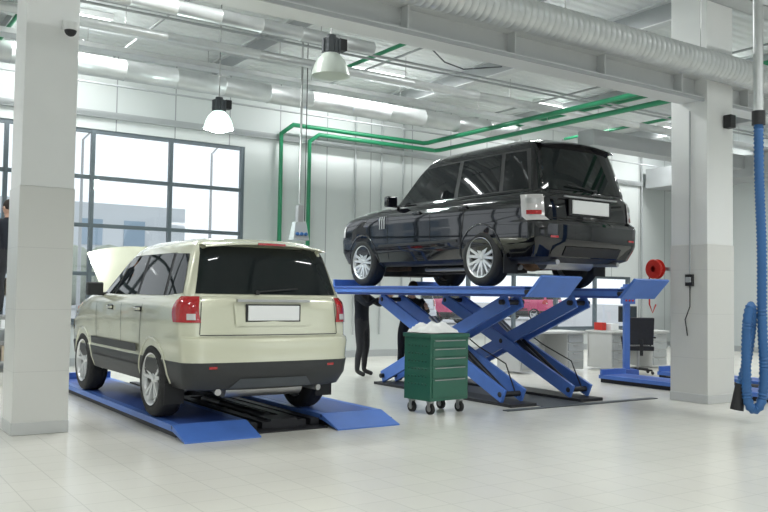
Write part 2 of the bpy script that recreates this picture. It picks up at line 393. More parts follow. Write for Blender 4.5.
FRE=dict(low=[(.31,.78,-.72,3.36),(.34,.88,-.86,3.46),(.46,.925,-.93,3.53),(.60,.94,-.95,3.55),(.625,.932,-.945,3.55),(.78,.945,-.95,3.54),(.815,.945,-.935,3.53),(.835,.945,-.885,3.52),(.98,.95,-.87,3.48),(1.08,.945,-.86,3.42),(1.15,.935,-.85,3.36),(1.185,.915,-.835,3.3),(1.205,.89,-.82,3.25)],
 up=[(1.17,.905,-.83,2.28,.14),(1.21,.895,-.82,2.2,.14),(1.60,.765,-.70,1.50,.14),(1.67,.73,-.66,1.37,.14),(1.72,.675,-.60,1.25,.18),(1.745,.60,-.52,1.1,.22),(1.755,.43,-.36,.8,.25)],
 bow=.07,rc=.19,crown=.014,hood=(2.2,3.45,.24),mir=1.85,handles=(.42,1.42))
def freelander(name,loc,paint='paint_green',hoodopen=True,rz=0):
    c=Car(name,loc,FRE,rz)
    def ml(p,n):
        if p.z<.612 or (p.z<.64 and abs(p.x)<.9 and n.z<-.3):return 'bumper_grey'
        if n.z>.6 and p.y>2.25 and abs(p.x)<.74 and hoodopen:return 'under'
        return paint
    c.body('low','body_lower',ml,cut=[(0,.37,.415,.58),(2.66,.37,.415,.58)])
    c.body('up','cabin',lambda p,n:paint)
    common(c,paint,2.66,.38,.815)
    g='glass_dark'
    c.side('up',[(.62,1.205),(1.42,1.205),(1.26,1.60),(.64,1.615)],g,name='window_front_door')
    c.side('up',[(1.46,1.205),(1.95,1.205),(1.46,1.52),(1.32,1.59)],g,name='window_quarter_front')
    c.side('up',[(-.20,1.205),(.54,1.205),(.56,1.615),(-.12,1.61)],g,name='window_rear_door')
    c.side('up',[(-.64,1.23),(-.27,1.205),(-.19,1.61),(-.50,1.60)],g,name='window_cargo')
    c.side('up',[(-.27,1.205),(1.46,1.205),(1.28,1.618),(-.19,1.618)],'plastic_black',off=.003,name='pillar_trim')
    c.rear('up',[(-.775,1.225),(.775,1.225),(.67,1.675),(-.67,1.675)],g,off=.010,name='rear_window')
    c.rear('up',[(-.72,1.25),(.72,1.25),(.62,1.60),(-.62,1.60)],g,off=.008,front=True,name='windscreen')
    sh=lambda v,a,b_:(a+.02*sin(pi*v),b_-.20*v*v*v-.05*(1-v)**3)
    c.wrap('low',.74,1.12,.96,1.20,'lamp_red',off=.012,name='tail_lamp',shape=sh)
    c.wrap('low',.79,.87,.985,1.04,'lamp_clear',off=.018,name='tail_lamp_reverse')
    c.rear('low',[(-.40,.93),(.40,.93),(.42,1.15),(-.42,1.15)],paint,off=.012,name='tailgate_panel')
    b=MB();y=c.reary('low',0,1.13)
    b.box((0,y-.03,1.165),(.80,.035,.025),'chrome' if paint!='paint_green' else 'steel')
    b.box((0,y-.034,1.05),(.56,.015,.14),'plate_white');b.box((0,y-.022,1.05),(.60,.015,.165),'plastic_black');b.obj('number_plate',c.e,bevel=.003)
    for Q in([(-.75,.842),(.75,.842),(.75,.850),(-.75,.850)],): c.rear('low',Q,'plastic_black',off=.004,n=(14,1),name='tailgate_seam')
    for sx in(-1,1):
        c.rear('low',sorted([(sx*.757,.85),(sx*.749,.85)])+sorted([(sx*.725,1.19),(sx*.733,1.19)])[::-1],'plastic_black',off=.004,n=(1,6),name='tailgate_seam')
        q=sorted([sx*.68,sx*.60]);c.rear('low',[(q[0],.54),(q[1],.54),(q[1],.565),(q[0],.565)],'lamp_red',off=.01,n=(3,1),name='reflector')
    c.rear('low',[(-.45,.345),(.45,.345),(.36,.44),(-.36,.44)],'dark_grey',off=.012,name='skid_plate')
    b=MB();G=[]
    for yy,zz in((-.54,1.736),(-.68,1.729),(-.79,1.712),(-.805,1.699),(-.78,1.692),(-.65,1.694)):
        G.append([(x,yy+.06*(x/.6)**2,zz-.033*(x/.6)**2) for x in np.linspace(-.665,.665,15)])
    b.grid(G,paint);b.obj('spoiler',c.e,50)
    b=MB();b.box((0,-.807,1.702),(.30,.012,.022),'lamp_red');b.obj('brake_lamp',c.e)
    b=MB();y=c.reary('up',0,1.25);b.box((.06,y-.03,1.265),(.45,.012,.014),'plastic_black',Matrix.Rotation(-.08,3,'Y'));b.cyl((-.16,y,1.24),(-.16,y-.04,1.24),.022,'plastic_black');b.obj('rear_wiper',c.e)
    for y0,y1 in((2.0,2.02),(1.02,1.02),(.42,.30)):
        c.side('low',[(y0-.005,.45),(y0+.005,.45),(y1+.005,1.17),(y1-.005,1.17)],'plastic_black',off=.003,n=(1,8),name='door_seam')
    c.side('low',[(.45,.63),(2.2,.63),(2.2,.71),(.45,.71)],'bumper_grey',off=.018,n=(12,2),name='side_moulding')
    c.side('low',[(.43,.34),(2.2,.34),(2.2,.50),(.43,.50)],'bumper_grey',off=.012,n=(12,3),name='sill')
    for sd in(-1,1):
        b=MB();b.box((sd*.84,-.43,.27),(.20,.012,.20),'rubber');b.obj('mud_flap',c.e)
    details(c,paint,2.66,1.2,'bumper_grey')
    c.wrap('low',.55,1.05,.80,.98,'lamp_clear',name='head_lamp',front=True)
    c.rear('low',[(-.5,.80),(.5,.80),(.5,.95),(-.5,.95)],'plastic_black',front=True,name='grille')
    if hoodopen:
        b=MB();G=[];G2=[];th=radians(30)
        for i in range(11):
            t=i/10;L=1.34*t;row=[];row2=[]
            for x in np.linspace(-1,1,15):
                w=.79-.05*t;ll=L-(.14*x*x if i>0 else 0)*t;cr=.05*(1-x*x)-.05*t*t
                y=2.28+ll*cos(th)-cr*sin(th);z=1.17+ll*sin(th)+cr*cos(th)
                row.append((x*w,y,z));row2.append((x*w*.98,y+.02,z-.03))
            G.append(row);G2.append(row2)
        b.grid(G,paint);b.grid(G2,'plastic_black');
        b.grid([G[-1],G2[-1]],paint);b.grid([[r[0] for r in G],[r[0] for r in G2]],paint);b.grid([[r[-1] for r in G],[r[-1] for r in G2]],paint)
        b.cyl((.6,2.9,.95),(.6,2.95,1.52),.012,'steel');b.box((0,2.9,.98),(.7,.55,.12),'dark_grey')
        b.obj('open_bonnet',c.e,40)
    c.stretch(.60,1.05)
    return c

RRP=dict(low=[(.32,.82,-.92,3.58),(.37,.90,-1.05,3.72),(.50,.935,-1.12,3.80),(.56,.95,-1.14,3.82),(.76,.955,-1.145,3.83),(.80,.955,-1.12,3.82),(.82,.955,-1.04,3.81),(.96,.96,-1.025,3.79),(1.06,.95,-1.015,3.74),(1.12,.925,-1.0,3.66),(1.15,.89,-.985,3.6),(1.165,.85,-.96,3.5)],
 up=[(1.13,.88,-.985,2.30,.14),(1.18,.875,-.975,2.25,.14),(1.64,.755,-.855,1.74,.13),(1.74,.72,-.83,1.60,.13),(1.79,.68,-.79,1.48,.18),(1.82,.61,-.71,1.3,.25),(1.835,.42,-.52,1.0,.25)],
 bow=.06,crown=.01,hood=(2.3,3.7,.13),mir=1.98,handles=(.35,1.40))
def rangerover(name,loc,paint='paint_black',rz=0):
    c=Car(name,loc,RRP,rz)
    c.body('low','body_lower',lambda p,n:'plastic_black' if p.z<.42 else paint,cut=[(0,.38,.425,.58),(2.88,.38,.425,.58)])
    c.body('up','cabin',lambda p,n:paint)
    common(c,paint,2.88,.38,.825,sp=7,twin=True,arch=.43)
    g='glass_tint'
    c.side('up',[(.64,1.19),(2.02,1.19),(1.55,1.66),(.66,1.67)],g,name='window_front_door')
    c.side('up',[(-.28,1.19),(.56,1.19),(.58,1.67),(-.20,1.67)],g,name='window_rear_door')
    c.side('up',[(-.80,1.19),(-.35,1.19),(-.27,1.67),(-.64,1.66)],g,name='window_cargo')
    c.side('up',[(-.84,1.175),(2.08,1.175),(1.58,1.69),(-.70,1.69)],'plastic_black',off=.003,name='pillar_trim')
    c.rear('up',[(-.78,1.185),(.78,1.185),(.69,1.70),(-.69,1.70)],'glass_dark',off=.008,name='rear_window')
    c.rear('up',[(-.76,1.22),(.76,1.22),(.66,1.66),(-.66,1.66)],'glass_dark',front=True,name='windscreen')
    c.wrap('low',.76,1.06,.80,1.11,'lamp_clear',off=.012,name='tail_lamp')
    c.wrap('low',.80,.98,.87,.92,'lamp_red',off=.018,name='tail_lamp_red')
    c.wrap('low',.80,.98,1.0,1.06,'steel',off=.018,name='tail_lamp_inner')
    b=MB();y=c.reary('low',0,.95)
    b.box((0,y-.028,.985),(.66,.02,.16),'plate_white');b.box((0,y-.012,.985),(.76,.02,.21),'plastic_black');b.box((0,y-.03,1.10),(.95,.03,.02),'steel');b.obj('number_plate',c.e,bevel=.003)
    for Q in([(-.78,.838),(.78,.838),(.78,.846),(-.78,.846)],[(-.76,1.14),(.76,1.14),(.76,1.147),(-.76,1.147)]): c.rear('low',Q,'under',off=.004,n=(14,1),name='tailgate_seam')
    for sx in(-1,1):
        q=sorted([sx*.76,sx*.64]);c.rear('low',[(q[0],.60),(q[1],.60),(q[1],.625),(q[0],.625)],'lamp_red',off=.01,n=(3,1),name='reflector')
    c.rear('low',[(-.5,.38),(.5,.38),(.5,.50),(-.5,.50)],'plastic_black',off=.014,name='tow_cover')
    b=MB();G=[]
    for yy,zz in((-.66,1.815),(-.80,1.808),(-.90,1.785),(-.915,1.768),(-.89,1.76),(-.76,1.765)):
        G.append([(x,yy+.06*(x/.6)**2,zz-.035*(x/.6)**2) for x in np.linspace(-.66,.66,15)])
    b.grid(G,paint);b.obj('spoiler',c.e,50)
    b=MB();y=c.reary('up',0,1.2);b.box((-.1,y-.03,1.23),(.5,.012,.014),'plastic_black',Matrix.Rotation(.1,3,'Y'));b.cyl((.15,y,1.2),(.15,y-.04,1.2),.022,'plastic_black');b.obj('rear_wiper',c.e)
    for y0,y1 in((2.16,2.16),(1.08,1.08),(.45,.28)):
        c.side('low',[(y0-.005,.42),(y0+.005,.42),(y1+.005,1.14),(y1-.005,1.14)],'under',off=.003,n=(1,8),name='door_seam')
    c.side('low',[(.47,.60),(2.4,.60),(2.4,.635),(.47,.635)],'plastic_black',off=.012,n=(12,2),name='side_moulding')
    for k in range(3): c.side('low',[(2.22+.06*k,.86),(2.25+.06*k,.86),(2.25+.06*k,1.04),(2.22+.06*k,1.04)],'steel',off=.01,n=(1,3),name='side_vent')
    for sd in(-1,1):
        b=MB();b.box((sd*.82,-.46,.29),(.24,.012,.24),'rubber');b.obj('mud_flap',c.e)
    details(c,paint,2.88,1.17,paint)
    c.wrap('low',.55,1.1,.82,1.02,'lamp_clear',name='head_lamp',front=True)
    c.rear('low',[(-.5,.82),(.5,.82),(.5,1.0),(-.5,1.0)],'plastic_black',front=True,name='grille')
    c.stretch(.56,1.06)
    return c

freelander('suv_car',(3.79,8.471,.125))
rangerover('suv_car',(8.16,8.490,1.525))
for (x,y,p,rz) in((26.0,33,'paint_red',0.1),(35.5,36,'paint_red',0.2),(19.2,27,'paint_silver',0),(-2.5,24,'paint_silver',.2),(3.2,25,'paint_silver',0),(1.0,30,'paint_black',1.5)):
    freelander('suv_car',(x,y,0.0),p,False,rz)

# ------------------------------------------------------------------ room
RX0,RX1,RY0,RY1,H=-5.,21.,-5.,16.,6.
def wall_x(name,y0,y1,holes,mname='wall_panel'):
    b=MB();xs=sorted({RX0,RX1}|{h[0] for h in holes}|{h[1] for h in holes})
    for a,c in zip(xs[:-1],xs[1:]):
        hs=sorted([(h[2],h[3]) for h in holes if h[0]<=a+1e-6 and h[1]>=c-1e-6]);z=0
        for lo,hi in hs:
            b.b2((a,y0,z),(c,y1,lo),mname);z=hi
        b.b2((a,y0,z),(c,y1,H),mname)
    return b.obj(name,smooth=0)
WN=[(-3.3,7.25,.8,4.4),(11.8,19.2,.55,2.0)]
wall_x('wall_north',RY1,RY1+.2,WN)
wall_x('wall_south',RY0-.2,RY0,[(-2,4,0.5,4.2),(8,16,.5,4.2)])
b=MB();b.b2((RX0-.2,RY0-.2,0),(RX0,RY1+.2,H),'wall_panel');b.obj('wall_west',smooth=0)
b=MB();b.b2((RX1,RY0-.2,0),(RX1+.2,RY1+.2,H),'wall_panel');b.obj('wall_east',smooth=0)
b=MB();b.b2((RX0-.2,RY0-.2,-.15),(RX1+.2,RY1+.2,0),'floor_tiles');b.obj('floor',smooth=0)
b=MB();b.b2((RX0-.2,RY0-.2,H),(RX1+.2,RY1+.2,H+.15),'ceiling_deck');b.obj('ceiling',smooth=0)
b=MB();b.b2((-90,RY1+.2,-.05),(140,140,-.0),'asphalt');b.b2((-60,-60,-.05),(80,RY0-.2,-.0),'asphalt');b.obj('ground_outside',smooth=0)
b=MB();b.b2((-50,80,0),(30,90,9.5),'facade')
for i in range(19):
    for z0 in(1.5,5.6): b.b2((-48+4*i,79.9,z0),(-46+4*i,80,z0+2.4),'facade_blue')
b.b2((-20,45,0),(-4,50,3.6),'facade_blue');b.b2((0,46,0),(8,50,3.0),'facade')
b.obj('building_outside',smooth=0)
for i,(x,y,h) in enumerate(((9.5,38,8),(15.5,38,8),(3.0,38,8))):
    b=MB();b.cyl((0,0,0),(0,0,h),.09,'grey_paint',r1=.05);b.tube([(0,0,h),(.3,0,h+.35),(1.2,0,h+.4)],.04,'grey_paint',8);b.box((1.4,0,h+.38),(.6,.2,.1),'grey_paint');b.obj('street_lamp',loc=(x,y,0))
b=MB()
for i in range(18):
    random.seed(i);x=-16+2.6*i;b.sphere((x,62+random.random()*3,1.8+random.random()),(2.2,1.4,1.6+random.random()),'foliage',10,7)
b.obj('hedge_row',smooth=80)
def window(name,x0,x1,z0,z1,xs,zs,y):
    b=MB();t=.07
    for x in [x0+t/2]+xs+[x1-t/2]: b.b2((x-t/2,y+.02,z0),(x+t/2,y+.12,z1),'frame')
    for z in [z0+t/2]+zs+[z1-t/2]: b.b2((x0,y+.03,z-t/2),(x1,y+.11,z+t/2),'frame')
    b.b2((x0,y+.065,z0),(x1,y+.07,z1),'window_glass');b.b2((x0-.05,y-.06,z0-.04),(x1+.05,y+.02,z0),'frame')
    b.obj(name,smooth=0)
window('window_1',-3.3,7.25,.8,4.4,[-1.8,-.3,1.2,2.7,4.2,5.7],[1.7,2.6,3.5],RY1)
window('window_2',11.8,19.2,.55,2.0,[13.3,14.8,16.3,17.8],[1.45],RY1)
window('window_3',-2,4,.5,4.2,[0,2],[2.4],RY0-.15);window('window_4',8,16,.5,4.2,[10,12,14],[2.4],RY0-.15)
b=MB();b.b2((RX0,RY1-.03,0),(RX1,RY1,.15),'grey_paint');b.obj('baseboard_north',smooth=0)
b=MB();b.b2((RX1-.03,RY0,0),(RX1,RY1,.15),'grey_paint');b.obj('baseboard_east',smooth=0)
b=MB();b.b2((RX0,RY1-.08,4.62),(RX1,RY1,4.74),'grey_paint');b.obj('trim_1',smooth=0)
b=MB();b.b2((RX1-.06,10.6,0),(RX1-.01,12.4,3.0),'frame');b.b2((RX1-.09,10.7,.05),(RX1-.06,11.48,2.9),'grey_paint');b.b2((RX1-.09,11.52,.05),(RX1-.06,12.3,2.9),'grey_paint');b.box((RX1-.11,11.4,1.05),(.04,.03,.2),'steel');b.obj('door_1',smooth=0)
def column(x,y,w,top,zt=2.3):
    b=MB();b.b2((x,y,zt),(x+w,y+w,top),'white_paint');e=.008
    b.b2((x-e,y-e,0),(x+w+e,y+w+e,zt),'column_tiles');b.b2((x-.015,y-.015,0),(x+w+.015,y+w+.015,.12),'desk_grey');return b.obj('column',smooth=0,bevel=.006)
column(1.60,8.68,.50,H,2.40);column(9.95,7.0,.58,H,2.15)
b=MB();b.b2((RX0,7.05,4.12),(RX1,7.42,4.16),'beam_paint');b.b2((RX0,7.2,4.16),(RX1,7.26,4.42),'beam_paint');b.b2((RX0,7.05,4.42),(RX1,7.42,4.46),'beam_paint')
b.b2((RX0,7.04,4.10),(RX1,7.06,4.14),'grey_paint')
for x in np.arange(RX0+1,RX1,1.5): b.b2((x,7.07,4.16),(x+.02,7.40,4.42),'beam_paint')
b.obj('support_beam',smooth=0)
for x in(-1.5,2.5,6.5,10.8,14.5,18.5):
    b=MB();b.b2((x-.1,RY0,5.66),(x+.1,RY1,5.68),'beam_paint');b.b2((x-.02,RY0,5.68),(x+.02,RY1,5.98),'grey_paint');b.b2((x-.1,RY0,5.97),(x+.1,RY1,6.0),'beam_paint');b.obj('roof_beam',smooth=0)
for y in(4.0,10.5,13.5):
    b=MB();b.b2((RX0,y-.05,5.5),(RX1,y+.05,5.65),'beam_paint');b.obj('roof_purlin',smooth=0)
def duct(x0,x1,y,z,r,step=.16,rib=.012,name='air_duct'):
    b=MB();n=int((x1-x0)/step);path=[];rr=[]
    for i in range(n+1):
        x=x0+(x1-x0)*i/n
        for dx,q in((-.012,0),(0,rib),(.012,0)): path.append((x+dx,y,z));rr.append(r+q)
    b.tube(path,rr,'galv',24)
    for x in np.arange(x0+1,x1,2.5): b.cyl((x,y,z+r*.5),(x,y,5.64),.006,'steel',n=6)
    return b.obj(name,smooth=50)
duct(3.5,RX1-.1,6.78,4.50,.185,.09,.007)
duct(RX0+.1,13.5,14.6,5.22,.18,.9,.010)
duct(RX0+.1,RX1-.1,12.2,5.2,.07,1.5,.008)
duct(RX0+.1,7.0,10.85,5.2,.10,.6,.008)
b=MB();b.b2((19.6,7,4.55),(20.6,15.8,5.1),'grey_paint');b.b2((14,12.7,4.75),(19.6,13.15,5.1),'grey_paint')
for y in np.arange(7.6,15.6,1.2): b.b2((19.57,y,4.52),(20.63,y+.05,5.13),'galv')
b.obj('ventilation_duct',smooth=0)
def pipe(name,paths,r,m):
    for p in paths:
        b=MB();b.tube(p,r,m,8);b.obj(name,smooth=50)
pipe('green_pipe',[[(8.0,15.85,1.0),(8.0,15.85,4.75),(8.2,15.7,4.93),(11.6,15.7,4.93),(11.65,15.6,4.93),(11.65,4,4.93)],
 [(8.65,15.8,1.0),(8.65,15.8,4.65),(8.8,15.65,4.78),(11.9,15.65,4.78),(11.95,15.5,4.78),(11.95,4,4.78)]],.05,'pipe_green')
pipe('green_pipe',[[(x,y0,z),(x,2,z)] for x,y0,z in((2.3,15,5.40),(7.6,13,5.38),(13.5,15,5.40),(15.5,15,5.38))],.035,'pipe_green')
pipe('conduit',[[(RX0+.05,y,z),(x1,y,z)] for y,z,x1 in((9.3,5.3,20.9),(9.5,5.3,20.9),(10.1,5.25,20.9),(11.3,5.25,20.9),(11.5,5.25,20.9),(13.0,5.47,20.9),(15.3,5.1,19.4))],.02,'grey_paint')
pipe('conduit',[[(x,15.93,.5),(x,15.93,5.8)] for x in(9.9,10.6,11.2,19.6)],.022,'grey_paint')
pipe('conduit',[[(x,RY0+.05,5.60),(x,RY1-.05,5.60)] for x in(4.3,8.4,12.8,16.4)],.022,'grey_paint')
pipe('cable',[[(4.3,9,5.5),(4.6,9.3,5.38),(5.0,9.6,5.34),(5.4,10,5.38),(5.6,10.4,5.48)],[(9,9,5.5),(9.4,8.6,5.3),(9.8,8.4,5.27),(10.2,8.2,5.4)],[(8.2,11,5.5),(8.7,11.2,5.35),(9.2,11.3,5.33),(9.9,11.1,5.45)]],.012,'dark_grey')
b=MB()
for x0,x1,y,z in((7.5,RX1-.1,5.9,5.02),(RX0+.1,RX1-.1,13.35,5.18)):
    b.b2((x0,y,z),(x1,y+.3,z+.01),'galv');b.b2((x0,y,z),(x1,y+.01,z+.08),'galv');b.b2((x0,y+.29,z),(x1,y+.3,z+.08),'galv')
    for x in np.arange(x0+.3,x1,2.):b.cyl((x,y+.15,z),(x,y+.15,5.5),.006,'steel',n=6)
b.obj('cable_tray',smooth=0)
def baylamp(x,y,z,on):
    e=empty('pendant_lamp',(x,y,z));b=MB();sm='shade_lit' if on else 'lampshade'
    b.lathe([(.235,0),(.228,.03),(.205,.12),(.165,.20),(.11,.26),(.09,.28)],(0,0,0),(0,0,1),sm,32)
    b.lathe([(.235,0),(.222,.01),(.198,.12),(.158,.195),(.10,.25),(.001,.26)],(0,0,.0),(0,0,1),'lamp_on' if on else 'lampshade',32)
    if on: b.sphere((0,0,.03),(.19,.19,.09),'lamp_on')
    b.cyl((0,0,.27),(0,0,.46),.095,'dark_grey',n=24)
    for i in range(8):
        a=pi/4*i;b.box((cos(a)*.10,sin(a)*.10,.37),(.03,.03,.16),'dark_grey')
    b.cyl((0,0,.46),(0,0,.50),.06,'dark_grey');b.cyl((0,0,.5),(0,0,H-z),.012,'steel',n=8)
    b.box((.14,0,.40),(.1,.12,.14),'plastic_black');b.obj('shade',e,40)
    if on:
        l=D.lights.new('bulb','POINT');l.energy=110;l.shadow_soft_size=.12;l.color=(.85,1,.95);o=D.objects.new('bulb',l);o.location=(0,0,-.16);o.parent=e;SC.collection.objects.link(o)
baylamp(5.06,8.75,4.02,False);baylamp(5.2,12.5,3.98,True)
for x in(-2,3.2,9.2,14.5,19):  # added fill lights to brighten the hall, housed as ceiling fixtures
    for y in(-2,3.5,9.8,14.2):
        zc=5.9;e=empty('fill_light',(x,y,zc));b=MB();b.box((0,0,.05),(1.5,.26,.09),'white_paint');b.box((0,0,-.004),(1.42,.2,.01),'fill_glow')
        b.obj('fill_housing',e)
        l=D.lights.new('tube','AREA');l.shape='RECTANGLE';l.size=1.4;l.size_y=.25;l.energy=92 if y<4 else 128;l.color=(.985,1,.99);o=D.objects.new('tube',l);o.location=(0,0,-.02);o.parent=e;SC.collection.objects.link(o)  # area light does the added fill, weaker on the camera side

# ------------------------------------------------------------------ lifts
def low_lift(xc,y0,y1,top=.125,loc_name='vehicle_lift',gap=1.0,w=.65):
    e=empty(loc_name,(xc,0,0))
    for sd in(-1,1):
        x0,x1=sorted((sd*gap/2,sd*(gap/2+w)));b=MB()
        b.b2((x0,y0,top-.06),(x1,y1,top),'lift_blue');b.b2((x0+.09,y0+.05,top),(x1-.09,y1-.05,top+.002),'lift_blue_dark')
        b.b2((x0+.05,y0+.02,.0),(x1-.05,y1,top-.055),'lift_black')
        b.hexa([(x0,y0-.36,.0),(x1,y0-.36,.0),(x1,y0-.01,top-.055),(x0,y0-.01,top-.055),(x0,y0-.36,.014),(x1,y0-.36,.014),(x1,y0-.01,top),(x0,y0-.01,top)],'lift_blue')
        b.cyl((x0,y0-.005,top-.02),(x1,y0-.005,top-.02),.018,'lift_black')
        b.box(((x0+x1)/2,y1-.05,top+.04),(w,.04,.10),'lift_blue')
        b.obj('runway',e,bevel=.004)
    b=MB();g=gap/2-.005
    b.b2((-g,y0-.16,.0),(g,y1-.3,.015),'lift_black');b.b2((g+w+.02,y0+.1,0),(g+w+.22,y1-.6,.012),'lift_black')
    for y in np.arange(y0+.1,y1-.5,.6): b.b2((-g,y,.015),(g,y+.12,.06),'lift_black')
    for x in(-.36,-.20,.20,.36): b.b2((x-.05,y0+.0,.02),(x+.05,y1-.4,.085),'lift_black')
    b.cyl((0,y0+.4,.07),(0,y0+1.6,.07),.05,'lift_black');b.cyl((0,y0+1.6,.07),(0,y0+2.2,.07),.03,'steel')
    b.box((0,y0+.15,.06),(.3,.3,.09),'lift_black')
    b.obj('mechanism',e)
low_lift(4.06,7.84,12.6,gap=.86,w=.77)
low_lift(11.9,6.6,9.7,gap=.9,w=.6)
def high_lift():
    e=empty('scissor_lift',(8.14,0,0));zt=1.525
    for sd in(-1,1):
        x0,x1=sorted((sd*.48,sd*1.15));xm=sd*.62;b=MB();Y0,Y1=7.4,11.95
        b.b2((x0,Y0,zt-.10),(x1,Y1,zt),'lift_blue')
        b.b2((x0-.012,Y0,zt-.035),(x1+.012,Y1,zt-.01),'lift_blue_dark');b.b2((x0+.05,Y0+.1,zt-.13),(x1-.05,Y1-.1,zt-.10),'lift_blue_dark')
        b.hexa([(x0,Y0-.06,zt-.13),(x1,Y0-.06,zt-.13),(x1,Y0,zt-.13),(x0,Y0,zt-.13),(x0,Y0-.30,zt+.11),(x1,Y0-.30,zt+.11),(x1,Y0-.27,zt+.13),(x0,Y0-.27,zt+.13)],'lift_blue')
        b.cyl((x0,Y0-.02,zt-.07),(x1,Y0-.02,zt-.07),.03,'lift_black');b.box(((x0+x1)/2,Y1-.03,zt+.05),(.6,.04,.12),'lift_blue')
        b.obj('runway',e,bevel=.004)
        b=MB();ya,yb=8.20,10.95;zl,zh=.14,zt-.20
        def leg(x,p,q,wd,th,m):
            p=Vector(p);q=Vector(q);d=(q-p);n=Vector((0,-d.z,d.y)).normalized()*wd/2;d.normalize();ex=d*.06
            P=[]
            for xx in(x-th/2,x+th/2):
                P+=[Vector((xx,*t)) for t in((p-n-ex)[1:],(q-n+ex)[1:],(q+n+ex)[1:],(p+n-ex)[1:])]
            b.hexa(P,m)
        for s2 in(-1,1):
            leg(xm+s2*.17,(0,ya,zl),(0,yb,zh),.18,.045,'lift_blue');leg(xm+s2*.12,(0,yb,zl),(0,ya,zh),.18,.045,'lift_blue')
        for (yy,zz) in((ya,zl),(yb,zl),(ya,zh),(yb,zh),((ya+yb)/2,(zl+zh)/2)): b.cyl((xm-.20,yy,zz),(xm+.20,yy,zz),.035,'lift_black')
        for k in(-.045,.045):
            b.cyl((xm+k,8.35,.14),(xm+k,9.35,.74),.035,'lift_black');b.cyl((xm+k,9.3,.71),(xm+k,9.9,1.08),.024,'steel')
        b.b2((xm-.22,7.95,.0),(xm+.22,11.1,.04),'lift_black')
        b.tube([(xm+.1,8.2,.1),(xm+.18,8.5,.5),(xm+.13,9.0,.7),(xm+.19,9.5,.9)],.010,'rubber',6)
        b.obj('scissor_legs',e,bevel=.004)
    b=MB();b.b2((-1.1,7.72,.0),(1.7,7.82,.012),'dark_grey');b.b2((-.38,7.82,0),(.38,11.1,.008),'dark_grey');b.obj('floor_frame',e)
high_lift()

# ------------------------------------------------------------------ tool cart
def cart():
    e=empty('tool_cart',(6.26,8.15,0),radians(6));b=MB();w,d=.62,.46
    b.b2((-w/2,-d/2,.16),(w/2,d/2,.90),'cart_green');b.b2((-w/2-.015,-d/2-.015,.90),(w/2+.015,d/2+.015,.945),'cart_green');b.b2((-w/2+.03,-d/2+.03,.945),(w/2-.03,d/2-.03,.95),'dark_grey')
    for i,(z0,z1) in enumerate(((.20,.42),(.43,.56),(.57,.67),(.68,.78),(.79,.88))):
        b.b2((-w/2+.03,-d/2-.012,z0),(w/2-.03,-d/2,z1),'cart_green');b.b2((-w/2+.06,-d/2-.02,z1-.022),(w/2-.06,-d/2-.010,z1-.010),'steel')
    for x in np.linspace(-d/2+.08,d/2-.08,6):
        for z in np.linspace(.35,.8,6): b.cyl((-w/2-.003,x,z),(-w/2+.01,x,z),.012,'cart_green_dark',n=8)
    b.tube([(w/2+.01,-d/2+.05,.86),(w/2+.09,-d/2+.06,.88),(w/2+.09,d/2-.06,.88),(w/2+.01,d/2-.05,.86)],.014,'steel',8)
    b.obj('cabinet',e,bevel=.006)
    b=MB()
    for x in(-w/2+.07,w/2-.07):
        for y in(-d/2+.07,d/2-.07):
            b.cyl((x-.02,y,.062),(x+.02,y,.062),.062,'rubber',n=20);b.cyl((x-.025,y,.062),(x+.025,y,.062),.03,'steel',n=12);b.box((x,y,.145),(.06,.07,.02),'steel')
            for s in(-.03,.03): b.box((x+s,y,.10),(.006,.05,.10),'steel')
    b.obj('castors',e)
    b=MB();G=[]
    for i in range(21):
        row=[]
        for j in range(21):
            u,v=i/20-.5,j/20-.5;ed=max(abs(u),abs(v))*2
            row.append((-.07+u*.46+.02*sin(9*v),v*.40+.02*sin(8*u+1),.955+max(0,(1-ed**4))*(.10+.03*sin(13*u+2)*cos(11*v)+.012*sin(31*u+20*v))))
        G.append(row)
    b.grid(G,'cloth_white');b.cyl((.22,-.1,.975),(.22,.12,.975),.02,'steel');b.box((.26,.05,.965),(.05,.2,.03),'red_plastic');b.obj('rag',e,70)
cart()

# ------------------------------------------------------------------ furniture
def desk(x,y,w,rz,mon):
    e=empty('workbench_desk',(x,y,0),rz);b=MB()
    b.b2((-w/2,-.35,.72),(w/2,.35,.76),'desk_grey');
    for x0 in((-w/2+.03,w/2-.48)):
        b.b2((x0,-.30,.04),(x0+.45,.32,.72),'desk_grey')
        for k in range(4): b.b2((x0+.02,-.32,.07+.16*k),(x0+.43,-.30,.21+.16*k),'grey_paint');b.b2((x0+.15,-.335,.17+.16*k),(x0+.30,-.32,.185+.16*k),'steel')
    b.b2((-w/2+.03,.28,.2),(w/2-.03,.30,.72),'desk_grey');b.obj('desk_body',e,bevel=.004)
    if mon:
        b=MB();b.box((.1,.1,.77),(.24,.18,.015),'plastic_black');b.box((.1,.12,.86),(.05,.03,.18),'plastic_black');b.box((.1,.09,1.08),(.52,.04,.32),'plastic_black');b.box((.1,.066,1.08),(.48,.004,.28),'screen');b.box((.1,-.14,.77),(.42,.14,.02),'plastic_black')
        b.box((-.5,.05,.83),(.22,.3,.13),'plate_white');b.box((-.7,.1,.84),(.12,.2,.15),'red_plastic');b.obj('monitor',e,bevel=.004)
desk(11.4,11.6,1.7,0,False);desk(13.6,11.4,1.7,0,True)
